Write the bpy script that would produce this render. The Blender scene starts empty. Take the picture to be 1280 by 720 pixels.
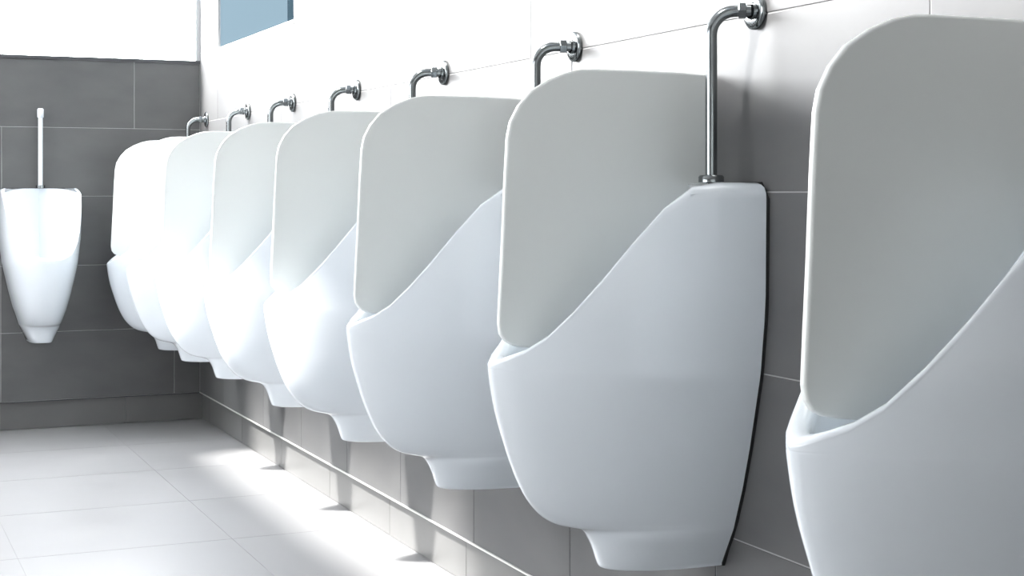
import bpy, bmesh, math
from mathutils import Vector
C = bpy.context.scene.collection
R = math.radians
# ------------------------------------------------------------------ camera numbers
F = 1900.0; CX = 640.0; HY = 240.0; AL = math.atan(840 / F)
CA, SA = math.cos(AL), math.sin(AL)
H = 1.015            # lens height above the floor
WX = 1.47            # inner face of the right wall
BY = 6.77            # inner face of the back wall
LX = -2.7            # left wall
FY = -2.2            # wall behind the camera
CZ = 2.95            # ceiling

def proj(x, y, z):
    lat = x * CA - y * SA; dep = y * CA + x * SA
    return CX + F * lat / dep, HY - F * (z - H) / dep
def on_y(px, Y):                      # x on the plane y = Y seen at pixel column px
    t = (px - CX) / F
    return Y * (SA + t * CA) / (CA - t * SA)
def dep(x, y): return y * CA + x * SA
def z_of(py, d): return H - (py - HY) * d / F
def wall_y(px):                       # y on the right wall seen at column px
    t = (px - CX) / F
    return WX * (CA - t * SA) / (SA + t * CA)

# ------------------------------------------------------------------ materials
def mat(name, col, rough=0.5, metal=0.0, coat=0.0, emit=None, es=1.0, ior=1.5):
    m = bpy.data.materials.new(name); m.use_nodes = True
    b = m.node_tree.nodes['Principled BSDF']
    b.inputs['Base Color'].default_value = (*col, 1); b.inputs['Roughness'].default_value = rough
    b.inputs['Metallic'].default_value = metal; b.inputs['Coat Weight'].default_value = coat
    b.inputs['IOR'].default_value = ior
    if emit:
        b.inputs['Emission Color'].default_value = (*emit, 1); b.inputs['Emission Strength'].default_value = es
    return m
def mottle(m, c1, c2, scale=6.0, rvar=None, bump=0.0, stretch=(1, 1, 1)):
    nt = m.node_tree; b = nt.nodes['Principled BSDF']
    tc = nt.nodes.new('ShaderNodeTexCoord'); mp = nt.nodes.new('ShaderNodeMapping'); mp.inputs['Scale'].default_value = stretch
    n = nt.nodes.new('ShaderNodeTexNoise'); n.inputs['Scale'].default_value = scale; n.inputs['Detail'].default_value = 6
    r = nt.nodes.new('ShaderNodeValToRGB')
    r.color_ramp.elements[0].position = .3; r.color_ramp.elements[1].position = .7
    r.color_ramp.elements[0].color = (*c1, 1); r.color_ramp.elements[1].color = (*c2, 1)
    nt.links.new(tc.outputs['Object'], mp.inputs['Vector']); nt.links.new(mp.outputs['Vector'], n.inputs['Vector'])
    nt.links.new(n.outputs['Fac'], r.inputs['Fac']); nt.links.new(r.outputs['Color'], b.inputs['Base Color'])
    if rvar:
        q = nt.nodes.new('ShaderNodeMapRange'); q.inputs['To Min'].default_value = rvar[0]; q.inputs['To Max'].default_value = rvar[1]
        nt.links.new(n.outputs['Fac'], q.inputs['Value']); nt.links.new(q.outputs['Result'], b.inputs['Roughness'])
    if bump:
        bp = nt.nodes.new('ShaderNodeBump'); bp.inputs['Strength'].default_value = bump; bp.inputs['Distance'].default_value = .002
        nt.links.new(n.outputs['Fac'], bp.inputs['Height']); nt.links.new(bp.outputs['Normal'], b.inputs['Normal'])
    return m
M = {}
M['tile'] = mottle(mat('wall_tile', (.1, .1, .1), .4), (.085, .085, .087), (.107, .107, .107), 5, (.42, .52), .04, (1, 1, 2))
M['grout'] = mat('tile_grout', (.36, .36, .36), .9)
M['porcelain'] = mottle(mat('glazed_porcelain', (.83, .84, .85), .12, coat=.4), (.71, .75, .79), (.725, .765, .805), 2)
M['panel'] = mottle(mat('panel_laminate', (.8, .8, .78), .38), (.71, .73, .715), (.725, .745, .73), 3)
M['chrome'] = mottle(mat('chrome', (.6, .62, .63), .14, 1), (.19, .205, .21), (.23, .245, .25), 20)
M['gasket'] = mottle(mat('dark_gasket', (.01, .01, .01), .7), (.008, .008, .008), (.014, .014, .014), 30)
M['edge'] = mat('metal_edge', (.8, .8, .78), .35, .6)
M['paint'] = mottle(mat('white_paint', (.8, .8, .8), .6), (.80, .80, .79), (.83, .83, .82), 3)
M['greypaint'] = mottle(mat('grey_paint', (.4, .4, .4), .6), (.38, .38, .38), (.41, .41, .41), 3)
M['frame'] = mat('window_frame', (.45, .46, .47), .4)
M['dark'] = mat('dark_sill_and_shade_line', (.06, .06, .065), .4)  # back window sill, also the painted shade line under the back wall tiles
M['bluepane'] = mat('blue_daylit_glass', (.002, .003, .004), .5, emit=(.30, .425, .51), es=1.0)
M['blueframe'] = mat('blue_grey_frame', (.012, .02, .026), .6)
for k in ('bluepane', 'blueframe'): M[k].node_tree.nodes['Principled BSDF'].inputs['Specular IOR Level'].default_value = 0
M['daypane'] = mat('daylit_frosted_pane', (.9, .9, .9), .4, emit=(.96, .98, 1.0), es=29.0)
M['fillpane_left'] = mat('side_fill_pane', (.9, .9, .9), .4, emit=(.97, .985, 1.0), es=5.2)  # glow of the added left window, fills the room with light
M['lamp'] = mat('lamp_diffuser', (.9, .9, .9), .4, emit=(1, .97, .93), es=3.0)
fm = mat('floor_tile', (.5, .5, .5), .3)
M['floor'] = mottle(fm, (.232, .232, .236), (.250, .250, .254), 3.5, (.26, .40), .05, (1, 1, 1))

# ------------------------------------------------------------------ helpers
def bx(bm, x0, x1, y0, y1, z0, z1, mi=0):
    v = [bm.verts.new(p) for p in ((x0,y0,z0),(x1,y0,z0),(x1,y1,z0),(x0,y1,z0),(x0,y0,z1),(x1,y0,z1),(x1,y1,z1),(x0,y1,z1))]
    for f in ((3,2,1,0),(4,5,6,7),(0,1,5,4),(1,2,6,5),(2,3,7,6),(3,0,4,7)):
        bm.faces.new([v[i] for i in f]).material_index = mi
def obj(name, bm, mats, parent=None, smooth=False, bevel=0.0):
    bmesh.ops.recalc_face_normals(bm, faces=bm.faces)
    if smooth:
        for f in bm.faces: f.smooth = True
    me = bpy.data.meshes.new(name); bm.to_mesh(me); bm.free()
    if smooth: me.set_sharp_from_angle(angle=R(55))
    for m in (mats if isinstance(mats, (list, tuple)) else [mats]): me.materials.append(m)
    o = bpy.data.objects.new(name, me); C.objects.link(o); o.parent = parent
    if bevel:
        b = o.modifiers.new('bevel', 'BEVEL'); b.width = bevel; b.segments = 3; b.limit_method = 'ANGLE'
    return o
def struct(name, bm, mats, parent=None, **k):
    o = obj(name, bm, mats, parent, **k)
    if parent is None: o['kind'] = 'structure'
    return o
def thing(name, label, cat, loc, rz=0, group=None):
    o = bpy.data.objects.new(name, None); C.objects.link(o); o.empty_display_size = .1
    o.location = loc; o.rotation_euler = (0, 0, rz); o['label'] = label; o['category'] = cat
    if group: o['group'] = group
    return o
def dup(root, loc, label):
    r = root.copy(); C.objects.link(r); r.location = loc; r['label'] = label
    for ch in list(root.children):
        c = ch.copy(); C.objects.link(c); c.parent = r
        for g in list(ch.children):
            d = g.copy(); C.objects.link(d); d.parent = c
    return r
def lerp_tab(tab, x):
    if x <= tab[0][0]: return tab[0][1]
    for (a, b), (c, d) in zip(tab, tab[1:]):
        if x <= c: return b + (d - b) * (x - a) / (c - a)
    return tab[-1][1]
def tube(bm, pts, rad, n=20, caps=True):
    rings = []; ref = None
    for i, p in enumerate(pts):
        a = Vector(pts[max(i-1, 0)]); b = Vector(pts[min(i+1, len(pts)-1)]); t = (b - a).normalized()
        if ref is None:
            ref = Vector((0, 1, 0)) if abs(t.y) < .9 else Vector((1, 0, 0))
        s = (ref - t * ref.dot(t)).normalized(); ref = s; q = t.cross(s)
        r = rad[i] if isinstance(rad, (list, tuple)) else rad
        rings.append([bm.verts.new(Vector(p) + s * r * math.cos(2*math.pi*k/n) + q * r * math.sin(2*math.pi*k/n)) for k in range(n)])
    for A, B in zip(rings, rings[1:]):
        for k in range(n): bm.faces.new((A[k], A[(k+1) % n], B[(k+1) % n], B[k]))
    if caps: bm.faces.new(rings[0][::-1]); bm.faces.new(rings[-1])
    return rings

# ------------------------------------------------------------------ the setting
LEDGE = H - .893
# courses measured on the right wall, joints as y positions
rows_r = [LEDGE, H - .624, H - .317, H, H + .310, H + .62, H + .93, H + 1.24, H + 1.55, CZ]
def joints(start, step, lo, hi):
    k = math.ceil((lo - start) / step); out = []
    while start + k * step < hi: out.append(start + k * step); k += 1
    return [v for v in out if v > lo + .03 and v < hi - .03]
jr = [[-.9, .3, 1.5, 2.4, 3.01, 3.565, 4.115, 4.62, 5.14, 5.66, 6.32],
      joints(3.0, 1.2, FY, BY), joints(1.2, 1.2, FY, BY), joints(.6, 1.2, FY, BY),
      joints(2.017, 1.2, FY, BY), joints(1.505, 1.2, FY, BY), joints(2.017, 1.2, FY, BY),
      joints(1.505, 1.2, FY, BY), joints(2.017, 1.2, FY, BY)]
G = .0022
def tile_wall(bm, place, lo, hi, rows, js, holes=()):
    """tiles are bevelled slabs 2 mm proud of the joint bed; place(u, z, out) -> point"""
    for r in range(len(rows) - 1):
        z0, z1 = rows[r], rows[r+1]
        us = [lo] + js[r] + [hi]
        for a, b in zip(us, us[1:]):
            cells = [(a, b, z0, z1)]
            for (h0, h1, hz0, hz1) in holes:
                nxt = []
                for (p, q, s, t) in cells:
                    if q <= h0 or p >= h1 or t <= hz0 or s >= hz1: nxt.append((p, q, s, t)); continue
                    if p < h0: nxt.append((p, h0, s, t))
                    if q > h1: nxt.append((h1, q, s, t))
                    m0, m1 = max(p, h0), min(q, h1)
                    if s < hz0: nxt.append((m0, m1, s, hz0))
                    if t > hz1: nxt.append((m0, m1, hz1, t))
                cells = nxt
            for (p, q, s, t) in cells:
                if q - p < .012 or t - s < .012: continue
                o = [place(u, z, -.0015) for u, z in ((p+G/2, s+G/2), (q-G/2, s+G/2), (q-G/2, t-G/2), (p+G/2, t-G/2))]
                e = .0012
                i = [place(u, z, 0) for u, z in ((p+G/2+e, s+G/2+e), (q-G/2-e, s+G/2+e), (q-G/2-e, t-G/2-e), (p+G/2+e, t-G/2-e))]
                vo = [bm.verts.new(v) for v in o]; vi = [bm.verts.new(v) for v in i]
                bm.faces.new(vi)
                for k in range(4): bm.faces.new((vo[k], vo[(k+1) % 4], vi[(k+1) % 4], vi[k]))
T = .22
# right wall with a window opening
wy0, wy1 = wall_y(367), wall_y(272); wz0 = z_of(62, dep(WX, wall_y(272))); wz1 = 2.62
bm = bmesh.new()
GX = WX + .0015
for (a, b, s, t) in ((FY - T, BY + T, LEDGE, wz0), (FY - T, wy0, wz0, CZ), (wy1, BY + T, wz0, CZ), (wy0, wy1, wz1, CZ)):
    bx(bm, GX, WX + T, a, b, s, t, 1)
bx(bm, WX + .02, WX + T, FY - T, BY + T, 0, LEDGE, 1)
tile_wall(bm, lambda u, z, o: (WX - o, u, z), FY, BY, rows_r, jr, [(wy0, wy1, wz0, wz1)])
w = struct('wall_right', bm, [M['tile'], M['grout']])
# back wall
rows_b = [LEDGE, H - .600, H - .3165, H - .018, H + .278, H + .571]
def bx_of(px): return on_y(px, BY)
jb = [[bx_of(1), bx_of(218)], [bx_of(1)], [bx_of(1)], [bx_of(2)], [bx_of(168)]]
for j in jb:
    for k in range(1, 4): j.insert(0, j[0] - .6 if len(j) < 3 else j[0] - 1.2)
jb = [sorted(v for v in j if v > LX + .03) for j in jb]
SILL = H + .571
wbx0, wbx1, wbz1 = LX + .25, WX - .012, 2.75
bm = bmesh.new(); GY = BY + .0015
bx(bm, LX - T, WX + T, GY, BY + T, LEDGE, SILL, 1)
bx(bm, LX - T, WX + T, BY + .02, BY + T, 0, LEDGE, 1)
bx(bm, LX - T, wbx0, GY, BY + T, SILL, CZ, 2); bx(bm, wbx1, WX + T, GY, BY + T, SILL, CZ, 2)
bx(bm, wbx0, wbx1, GY, BY + T, wbz1, CZ, 2)
tile_wall(bm, lambda u, z, o: (u, BY - o, z), LX, WX, rows_b, jb)
struct('wall_back', bm, [M['tile'], M['grout'], M['paint']])
# unseen left wall with an invented glowing window for fill light, wall behind the camera
lw = (.7, 3.8, 1.0, 2.3)
bm = bmesh.new()
bx(bm, LX - T, LX, FY - T, lw[0], 0, CZ); bx(bm, LX - T, LX, lw[1], BY + T, 0, CZ)
bx(bm, LX - T, LX, lw[0], lw[1], 0, lw[2]); bx(bm, LX - T, LX, lw[0], lw[1], lw[3], CZ)
struct('wall_left', bm, M['greypaint'])
bm = bmesh.new(); bx(bm, LX - T, WX + T, FY - T, FY, 0, CZ); struct('wall_front', bm, M['paint'])
# two invented roof openings, out of view, let the sun in: one falls along the foot of the wall, one on the upper wall
SK = ((-.60, -.26, 3.62, 5.86), (.34, .95, 1.2, 6.70))
bm = bmesh.new()
ye = sorted({FY - T, BY + T} | {v for k in SK for v in k[2:]})
for a, b in zip(ye, ye[1:]):
    x = LX - T
    for k in SK:
        if k[2] < (a + b) / 2 < k[3]: bx(bm, x, k[0], a, b, CZ, CZ + .12); x = k[1]
    bx(bm, x, WX + T, a, b, CZ, CZ + .12)
struct('ceiling', bm, M['paint'])
# floor: big pale tiles
bm = bmesh.new(); bx(bm, LX - T, WX + T, FY - T, BY + T, -.15, -.0012, 1)
xs = [LX] + joints(-.15, .6, LX, WX + .02) + [WX + .02]; ys = [FY] + joints(.2, .6, FY, BY + .02) + [BY + .02]
for a, b in zip(xs, xs[1:]):
    for c, d in zip(ys, ys[1:]):
        bx(bm, a + .001, b - .001, c + .001, d - .001, -.0011, 0, 0)
M['floorgrout'] = mat('floor_grout', (.215, .215, .215), .4)
struct('floor', bm, [M['floor'], M['floorgrout']])
# skirtings set back under the tiles, with a thin metal edge above the right one and a painted shadow line above the back one
def skirting(name, along_x, js):
    bm = bmesh.new(); lo, hi = (LX, WX + .02) if along_x else (FY, BY + .02)
    us = [lo] + js + [hi]
    for a, b in zip(us, us[1:]):
        if along_x: bx(bm, a + .0012, b - .0012, BY + .014, BY + .02, .002, LEDGE, 0)
        else: bx(bm, WX + .014, WX + .02, a + .0012, b - .0012, .002, LEDGE, 0)
    return struct(name, bm, [M['skirt']])
M['skirt'] = mottle(mat('skirting_tile', (.1, .1, .1), .3), (.115, .115, .113), (.13, .129, .127), 5, (.3, .34))
skirting('baseboard_back', True, sorted([bx_of(158), bx_of(0), bx_of(158) - 1.2, bx_of(158) - 1.8]))
skirting('baseboard_right', False, joints(.65, .6, FY, BY))
bm = bmesh.new(); bx(bm, WX - .003, WX + .014, FY, BY, LEDGE - .003, LEDGE + .0015)
struct('trim_1', bm, M['edge'])
bm = bmesh.new(); bx(bm, LX, WX - .004, BY - .002, BY + .014, LEDGE - .004, LEDGE)
struct('ledge_shadow_strip', bm, M['dark'])  # dark strip standing in for the shadow under the tile overhang
# back window: pane, frame, dark sill bar
w1 = bpy.data.objects.new('window_1', None); C.objects.link(w1); w1['kind'] = 'structure'; w1.location = ((wbx0 + wbx1)/2, BY, SILL)
def rel(bm, o): bmesh.ops.translate(bm, verts=bm.verts, vec=-Vector(o.location))
bm = bmesh.new(); bx(bm, wbx0, wbx1, BY + .03, BY + .04, SILL, wbz1); rel(bm, w1); obj('pane', bm, M['daypane'], w1)
bm = bmesh.new(); bx(bm, LX, WX, BY - .004, BY + .03, SILL - .001, SILL + .014); rel(bm, w1); obj('window_sill', bm, M['dark'], w1)
bm = bmesh.new()
bx(bm, wbx1 - .008, WX, BY - .004, BY + .03, SILL + .014, wbz1); bx(bm, wbx0 - .02, wbx0 + .02, BY - .004, BY + .03, SILL + .014, wbz1)
bx(bm, wbx0 - .02, WX, BY - .004, BY + .03, wbz1, wbz1 + .03); rel(bm, w1); obj('window_frame', bm, M['frame'], w1)
# bluish window in the right wall
w2 = bpy.data.objects.new('window_2', None); C.objects.link(w2); w2['kind'] = 'structure'; w2.location = (WX, (wy0 + wy1)/2, wz0)
bm = bmesh.new(); bx(bm, WX + .012, WX + .02, wy0, wy1, wz0, wz1); rel(bm, w2); obj('pane', bm, M['bluepane'], w2)
bm = bmesh.new()
bx(bm, WX + .008, WX + .0119, wy0, wy0 + .11, wz0, wz1); bx(bm, WX + .008, WX + .0119, wy0 + .11, wy1, wz1 - .05, wz1)
rel(bm, w2); obj('window_frame', bm, M['blueframe'], w2)
bm = bmesh.new(); bx(bm, WX - .004, WX + .012, wy0 - .01, wy1 + .01, wz0 - .012, wz0 + .004); rel(bm, w2); obj('window_sill', bm, M['paint'], w2)
# invented left window, out of view: glowing pane and bars added for light
w3 = bpy.data.objects.new('added_light_window', None); C.objects.link(w3); w3['kind'] = 'structure'; w3.location = (LX, 2.25, lw[2])
bm = bmesh.new(); bx(bm, LX - .06, LX - .05, lw[0], lw[1], lw[2], lw[3]); rel(bm, w3); obj('pane', bm, M['fillpane_left'], w3)
bm = bmesh.new()
n = 3
for k in range(n + 1):
    yy = lw[0] + (lw[1] - lw[0]) * k / n; a = max(yy - .02, lw[0]); b = min(yy + .02, lw[1])
    bx(bm, LX - .05, LX - .01, a, b, lw[2], lw[3])
bx(bm, LX - .05, LX - .012, lw[0], lw[1], lw[2], lw[2] + .04); bx(bm, LX - .05, LX - .012, lw[0], lw[1], lw[3] - .04, lw[3])
rel(bm, w3); obj('window_frame', bm, M['frame'], w3)

# ------------------------------------------------------------------ urinal shape, fitted to the nearest whole one
YC = 2.43; NP = 1.6
wtab = [(H-.673, .060), (H-.604, .100), (H-.526, .130), (H-.451, .153), (H-.32, .187), (H-.20, .203), (H+.02, .206)]
def whalf(z): return lerp_tab(wtab, z)
NU = 25
def plan(p, w, k, d0=0.0):
    e = NP      # k in 0..NU-1 runs from the near wall edge round the nose to the far wall edge
    ph = math.pi * k / (NU - 1)
    s, c = math.sin(ph), math.cos(ph)
    return d0 + (p - d0) * max(s, 0) ** (2/e), -w * math.copysign(abs(c) ** (2/e), c)
sil = [(610.5,452),(611,467),(615.6,500),(621.5,527),(630,556),(636,575),(645.5,600),(658,624),(673,642),(689,653),(704,657.5),(722,660.5),(732,666),(741,682),(747,702),(751,709)]
prof = []
for (sx, sy) in sil:
    lo, hi = .05, .7; z = H - .4
    for _ in range(40):
        p = (lo + hi) / 2
        best = None
        for it in range(3):
            w = whalf(z)
            for k in range(0, 61):
                ph = math.pi * .5 * k / 60; s, c = math.sin(ph), math.cos(ph)
                d, y = p * s ** (2/NP), -w * c ** (2/NP)
                q = proj(WX - d, YC + y, z)
                if best is None or q[0] < best[0] or it > 0 and k == 0: best = (q[0], d, y)
            z = z_of(sy, dep(WX - best[1], YC + best[2]))
        if best[0] > sx: lo = p
        else: hi = p
    prof.append((p, z))
PT, ZT = prof[0]; ZL = ZT - .012; prof[0] = (PT - .0003, ZL)
prof = prof[::-1]                       # foot first
prof.insert(0, (prof[0][0] - .018, prof[0][1] - .004))
# rim curve from the near edge
ZTOP = H + .0165
rim_px = [(640,442),(660,434.5),(675,429),(688,419),(710,391),(747,354),(793,296),(830,255),(845,241),(860,233)]
rimtab = []
w = whalf(H)
for (sx, sy) in rim_px:
    d = .3
    for _ in range(60):
        w = whalf(min(z_of(sy, dep(WX - d, YC - .15)), H))
        y = -w * (max(0, 1 - (d / PT) ** NP)) ** (1/NP)
        nd = WX - on_y(sx, YC + y); nd = min(nd, PT * .999); d = .5 * d + .5 * nd
    rimtab.append((d, min(z_of(sy, dep(WX - d, YC + y)), ZTOP)))
rimtab = sorted(rimtab); rimtab.insert(0, (max(rimtab[0][0] - .02, .02), ZTOP)); rimtab.append((PT, ZT))
print('PROFILE', [(round(a, 3), round(b - H, 3)) for a, b in prof]); print('RIM', [(round(a, 3), round(b - H, 3)) for a, b in rimtab])
def zrim0(d): return lerp_tab(rimtab, d)
def zrim(d):
    return sum(zrim0(d + o * .0045) for o in range(-7, 8)) / 15 if d < PT - .02 else zrim0(d)

def ring_pts(p, w, zf, d0, back, notch=0.0):
    """closed loop: front U then the back line; back = number of points on the straight back"""
    out = []
    for k in range(NU):
        d, y = plan(p, w, k, d0); out.append((d, y))
    for k in range(1, back + 1):
        out.append((d0, w - 2 * w * k / (back + 1)))
    if notch:
        out = [(max(d, min(.036 + .59 * abs(y), .16)), y) for d, y in out]
    return [(-d, y, zf(d)) for d, y in out]
NB = 7; D0 = .006
def densify(pr, n=4):
    out = []
    P = [pr[0]] + pr + [pr[-1]]
    for i in range(1, len(P) - 2):
        for j in range(n):
            t = j / n
            def cr(a, b, c, d): return .5 * ((2*b) + (-a+c)*t + (2*a-5*b+4*c-d)*t*t + (-a+3*b-3*c+d)*t**3)
            out.append(tuple(cr(P[i-1][m], P[i][m], P[i+1][m], P[i+2][m]) for m in (0, 1)))
    out.append(pr[-1]); return out
def shoulder(q):
    x, y, z = q; r = .026; s_ = min(max(0, z - (ZTOP - r)), .93 * r)
    return (x, y * (1 - (r - math.sqrt(r * r - s_ * s_)) / .206), z)
def urinal_body(np_=1.6):
    global NP
    NP = np_; bm = bmesh.new(); rings = []
    def add(pts): rings.append([bm.verts.new(p) for p in pts])
    dp = densify(prof, 3)
    z0 = dp[0][1]
    base_np = NP
    for p, z in dp:
        q = min(max((H - .585 - z) / .035, 0), 1); NP = base_np + .55 * q * q * (3 - 2 * q)
        add(ring_pts(p, whalf(z), lambda d, z=z: z, D0, NB))
    NP = base_np
    wt = whalf(H)
    for t in (.12, .25, .4, .55, .7, .82, .91, .94, .97):
        add([shoulder((x, y * whalf(z) / wt, z)) for x, y, z in ring_pts(PT, wt, lambda d, t=t: ZL + t * (zrim(d) - .009 - ZL), D0, NB)])
    # rounded rim
    for off, dz in ((0, -.009), (.002, -.004), (.006, -.001), (.012, 0), (.018, -.0015), (.023, -.008)):
        bk = D0 + (0 if off < .001 else off * .6)
        pp = PT - off * 1.6
        pts = []
        for (x, y, z) in ring_pts(pp, wt - off, lambda d: 0, bk, NB, off > .012):
            d = -x; y *= (whalf(zrim(min(d + off, PT))) - off) / (wt - off)
            pts.append(shoulder((x, y, zrim(min(d + off, PT) if off else d) + dz)))
        add(pts)
    # bowl
    dc, zf = .2, ZT - .13
    base = [tuple(v.co) for v in rings[-1]]
    for k in range(1, 15):
        th = R(90) * k / 15; sc = math.cos(th) ** .7; sn = math.sin(th)
        add([(-dc + (x + dc) * sc, y * sc, z + (zf - z) * sn) for x, y, z in base])
    L = len(rings[0])
    for A, B in zip(rings, rings[1:]):
        for k in range(L): bm.faces.new((A[k], A[(k+1) % L], B[(k+1) % L], B[k]))
    bm.faces.new(rings[0][::-1]); bm.faces.new(rings[-1])
    return bm
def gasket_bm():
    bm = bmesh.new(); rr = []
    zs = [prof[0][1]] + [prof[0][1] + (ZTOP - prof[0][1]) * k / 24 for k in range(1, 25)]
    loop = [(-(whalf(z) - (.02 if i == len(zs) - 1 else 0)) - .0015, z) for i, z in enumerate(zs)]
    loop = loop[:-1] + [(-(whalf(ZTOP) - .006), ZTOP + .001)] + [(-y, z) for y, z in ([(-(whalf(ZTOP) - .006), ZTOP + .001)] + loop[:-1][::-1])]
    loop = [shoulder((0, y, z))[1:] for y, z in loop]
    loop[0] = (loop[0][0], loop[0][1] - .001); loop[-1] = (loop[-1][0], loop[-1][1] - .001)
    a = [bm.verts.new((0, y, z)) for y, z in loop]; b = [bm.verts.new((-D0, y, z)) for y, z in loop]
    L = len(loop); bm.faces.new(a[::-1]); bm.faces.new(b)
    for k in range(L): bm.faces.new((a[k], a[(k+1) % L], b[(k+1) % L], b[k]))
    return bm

YS = [1.515, YC, 3.24, 3.96, 4.69, 5.47, 6.08, 6.56]
ulab = ['white urinal nearest the camera, cut off by the right edge of the photo',
        'white urinal whose whole side shows, long dark chrome pipe landing on its top',
        'white urinal just beyond the one with the full-length pipe, second from the front edge strip',
        'white urinal fourth from the near end of the long row',
        'white urinal fifth from the near end of the long row',
        'white urinal third from the back wall in the long row',
        'white urinal second from the back wall in the long row, only its front edge showing',
        'white urinal at the far end of the long row, beside the dark tiled corner']
ulab[2] = 'white urinal directly behind the one with the full-length pipe, third from the near end'
u0 = thing('urinal', ulab[0], 'urinal', (WX, YS[0], 0), 0, 'urinals along the right wall')
ub = obj('body', urinal_body(), M['porcelain'], u0, smooth=True)
obj('wall_gasket', gasket_bm(), M['gasket'], u0)
for y, l in zip(YS[1:], ulab[1:]): dup(u0, (WX, y, 0), l)

# ------------------------------------------------------------------ privacy panels
def panel_bm():
    pts = []
    top = [(885,92.5),(800,88.5),(741,86.5),(725,87),(706,91),(684,100),(662,114),(647,132),(637,152),(633,172),(630,225),(627,300),(624,360),(622,405),(624,418),(630,427),(640,432)]
    for sx, sy in top:
        x = on_y(sx, YC); pts.append((x - WX, z_of(sy, dep(x, YC))))
    pts[0] = (-.0005, pts[0][1])
    low = [(655,434),(672,433),(688,424),(710,397),(747,358),(793,301),(835,251)]
    for sx, sy in low:
        x = on_y(sx, YC); pts.append((x - WX, z_of(sy, dep(x, YC)) - (.055 if sx > 740 else .036 if sx > 700 else .012 if sx > 680 else .004 if sx > 660 else 0)))
    pts.append((-.036, H - .085)); pts.append((-.030, ZTOP - .003)); pts.append((-.0005, ZTOP - .003))
    T2 = .0065
    bm = bmesh.new(); r0 = []
    a = [bm.verts.new((x, -T2, z)) for x, z in pts]; b = [bm.verts.new((x, T2, z)) for x, z in pts]
    L = len(pts); bm.faces.new(a); bm.faces.new(b[::-1])
    for k in range(L): bm.faces.new((a[k], b[k], b[(k+1) % L], a[(k+1) % L]))
    return bm
plab = ['large grey privacy panel nearest the camera, cut off by the right edge',
        'pale grey privacy panel directly behind the long dark chrome pipe',
        'pale privacy panel left of the one behind the long pipe, on the third urinal',
        'white rounded privacy panel on the fourth urinal of the row',
        'white rounded privacy panel on the fifth urinal of the row',
        'white privacy panel third from the back wall',
        'white privacy panel second from the back wall, a narrow strip showing',
        'white privacy panel at the far end, standing against the dark back wall tiles']
p0 = obj('privacy_panel', panel_bm(), M['panel'], bevel=.004); p0.location = (WX, YS[0], 0)
for i, (y, l) in enumerate(zip(YS, plab)):
    p = p0 if i == 0 else p0.copy()
    if i: C.objects.link(p)
    p.location = (WX, y, 0); p['label'] = l; p['category'] = 'privacy panel'; p['group'] = 'privacy panels along the right wall'

# ------------------------------------------------------------------ flush pipes
HF = H + .317
fl = [None, 946, 720, 556, 447, 367, 311, 259]; pv = [None, 889, 670, 515, 414, 338, 286, 235]
def flush_pipe(label, yf, yp, xp):
    o = thing('flush_pipe', label, 'pipe', (WX, yp, 0), 0, 'flush pipes over the right wall urinals')
    dx = xp - WX; dy = yf - yp; r = min(.042, abs(dx) * .7)
    end = Vector((-.012, dy, HF)); a = Vector((dx, 0, HF)); dirh = (Vector((end.x, end.y, 0)) - Vector((a.x, a.y, 0))).normalized()
    pts = [Vector((dx, 0, ZTOP + .001)), Vector((dx, 0, HF - .25)), Vector((dx, 0, HF - .12))]
    for k in range(0, 13):
        t = R(90) * k / 12
        pts.append(Vector((dx, 0, HF - r)) + Vector((0, 0, r * math.sin(t))) + dirh * (r * (1 - math.cos(t))))
    pts.append(end)
    bm = bmesh.new(); tube(bm, pts, .0105); obj('pipe', bm, M['chrome'], o, smooth=True)
    bm = bmesh.new(); P = [(0, .031), (.002, .033), (.006, .033), (.0085, .031), (.0095, .026), (.010, .016), (.0145, .0145), (.015, .011)]
    tube(bm, [(-.0003 - a_, dy, HF) for a_, _ in P], [b_ for _, b_ in P], 28)
    obj('wall_flange', bm, M['chrome'], o, smooth=True)
    bm = bmesh.new(); m = end + (a - end) * .32; m2 = end + (a - end) * .12
    tube(bm, [tuple(m2), tuple(m)], .0155, 6); obj('compression_nut', bm, M['chrome'], o, bevel=.001)
    bm = bmesh.new(); P = [(.0003, .0215), (.0008, .0225), (.010, .0225), (.013, .020), (.0135, .011)]
    tube(bm, [(dx, 0, ZTOP + a_) for a_, _ in P], [b_ for _, b_ in P], 28); obj('collar', bm, M['chrome'], o, smooth=True)
    return o
flab = [None, 'long dark chrome flush pipe seen down to its collar on the urinal',
        'bent chrome flush pipe rising behind the left shoulder of the nearest whole panel',
        'small bent chrome flush pipe, third pipe from the right on the white-lit wall',
        'small bent chrome flush pipe, fourth pipe from the right on the white-lit wall',
        'faint thin bent flush pipe, fifth pipe from the right on the white-lit wall',
        'very faint bent flush pipe, the second from the back wall',
        'bent flush pipe against the dark corner, nearest to the back wall']
def solve_pipe(i):
    yf = wall_y(fl[i]); yp = yf + .03
    if i == 1: yp = yf + .035
    return yf, yp, on_y(pv[i], yp)
for i in range(1, 8):
    yf, yp, xp = solve_pipe(i)
    print('PIPE', i, round(yf, 3), round(yp, 3), round(WX - xp, 3), 'centre', YS[i])
    flush_pipe(flab[i], yf, yp, min(xp, WX - .04))

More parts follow.
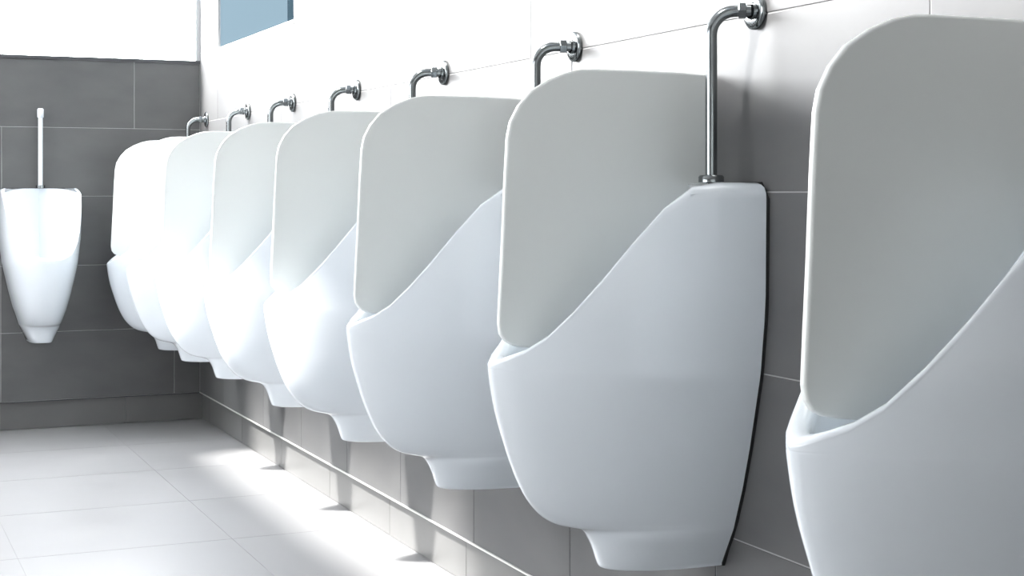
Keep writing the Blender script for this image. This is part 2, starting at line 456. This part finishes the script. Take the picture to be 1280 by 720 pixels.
# ------------------------------------------------------------------ urinal on the back wall
bu = thing('urinal', 'white urinal seen from the front, alone on the dark tiled back wall', 'urinal', (bx_of(47.5), BY, 0), R(90))
for nm, b_ in (('body', urinal_body(2.7)), ('wall_gasket', gasket_bm())):
    for v in b_.verts: v.co = (v.co.x * .86, v.co.y * .80, ZTOP + (v.co.z - ZTOP) * .935)
    obj(nm, b_, M['porcelain'] if nm == 'body' else M['gasket'], bu, smooth=(nm == 'body'))
# children sit with +x into the wall: rotate so that local -x points to world -y
bp = thing('flush_pipe', 'straight white-looking flush pipe above the urinal on the dark tiled back wall', 'pipe', (bx_of(49), BY, 0))
bm = bmesh.new(); zt = z_of(147, dep(bx_of(49), BY))
tube(bm, [(0, -.045, ZTOP), (0, -.045, zt)], .0095); obj('pipe', bm, M['porcelain'], bp, smooth=True)
bm = bmesh.new(); tube(bm, [(0, -.045, zt - .003), (0, -.045, zt), (0, -.045, zt + .033), (0, -.045, zt + .037)], [.011, .0135, .0135, .010]); tube(bm, [(0, -.045, zt + .018), (0, -.0005, zt + .018)], .009)
obj('valve_cap', bm, M['porcelain'], bp, smooth=True)
bm = bmesh.new(); tube(bm, [(0, -.045, ZTOP + .0003), (0, -.045, ZTOP + .012)], .019, 24); obj('collar', bm, M['chrome'], bp, smooth=True)

# ------------------------------------------------------------------ world, camera, output
wd = bpy.data.worlds.new('world'); bpy.context.scene.world = wd; wd.use_nodes = True
wd.node_tree.nodes['Background'].inputs['Color'].default_value = (.8, .9, 1, 1)
sl = bpy.data.lights.new('sun', 'SUN'); sl.energy = 22.0; sl.angle = R(4); sl.color = (1, .98, .95)
so = bpy.data.objects.new('sun', sl); C.objects.link(so); so.location = (-6, 4, 5)
so.rotation_euler = Vector((1, 0, -1.6)).to_track_quat('-Z', 'Y').to_euler()
cam = bpy.data.cameras.new('camera'); co = bpy.data.objects.new('camera', cam); C.objects.link(co)
co.location = (0, 0, H); co.rotation_euler = (R(90), 0, -AL)
cam.sensor_width = 36; cam.lens = 36 * F / 1280; cam.shift_y = -(360 - HY) / 1280; cam.clip_start = .05
sc = bpy.context.scene; sc.camera = co
sc.view_settings.view_transform = 'Standard'; sc.view_settings.look = 'None'; sc.view_settings.gamma = 1
sc.view_settings.use_curve_mapping = False; sc.view_settings.exposure = 0.2
sc.cycles.max_bounces = 10; sc.cycles.diffuse_bounces = 6
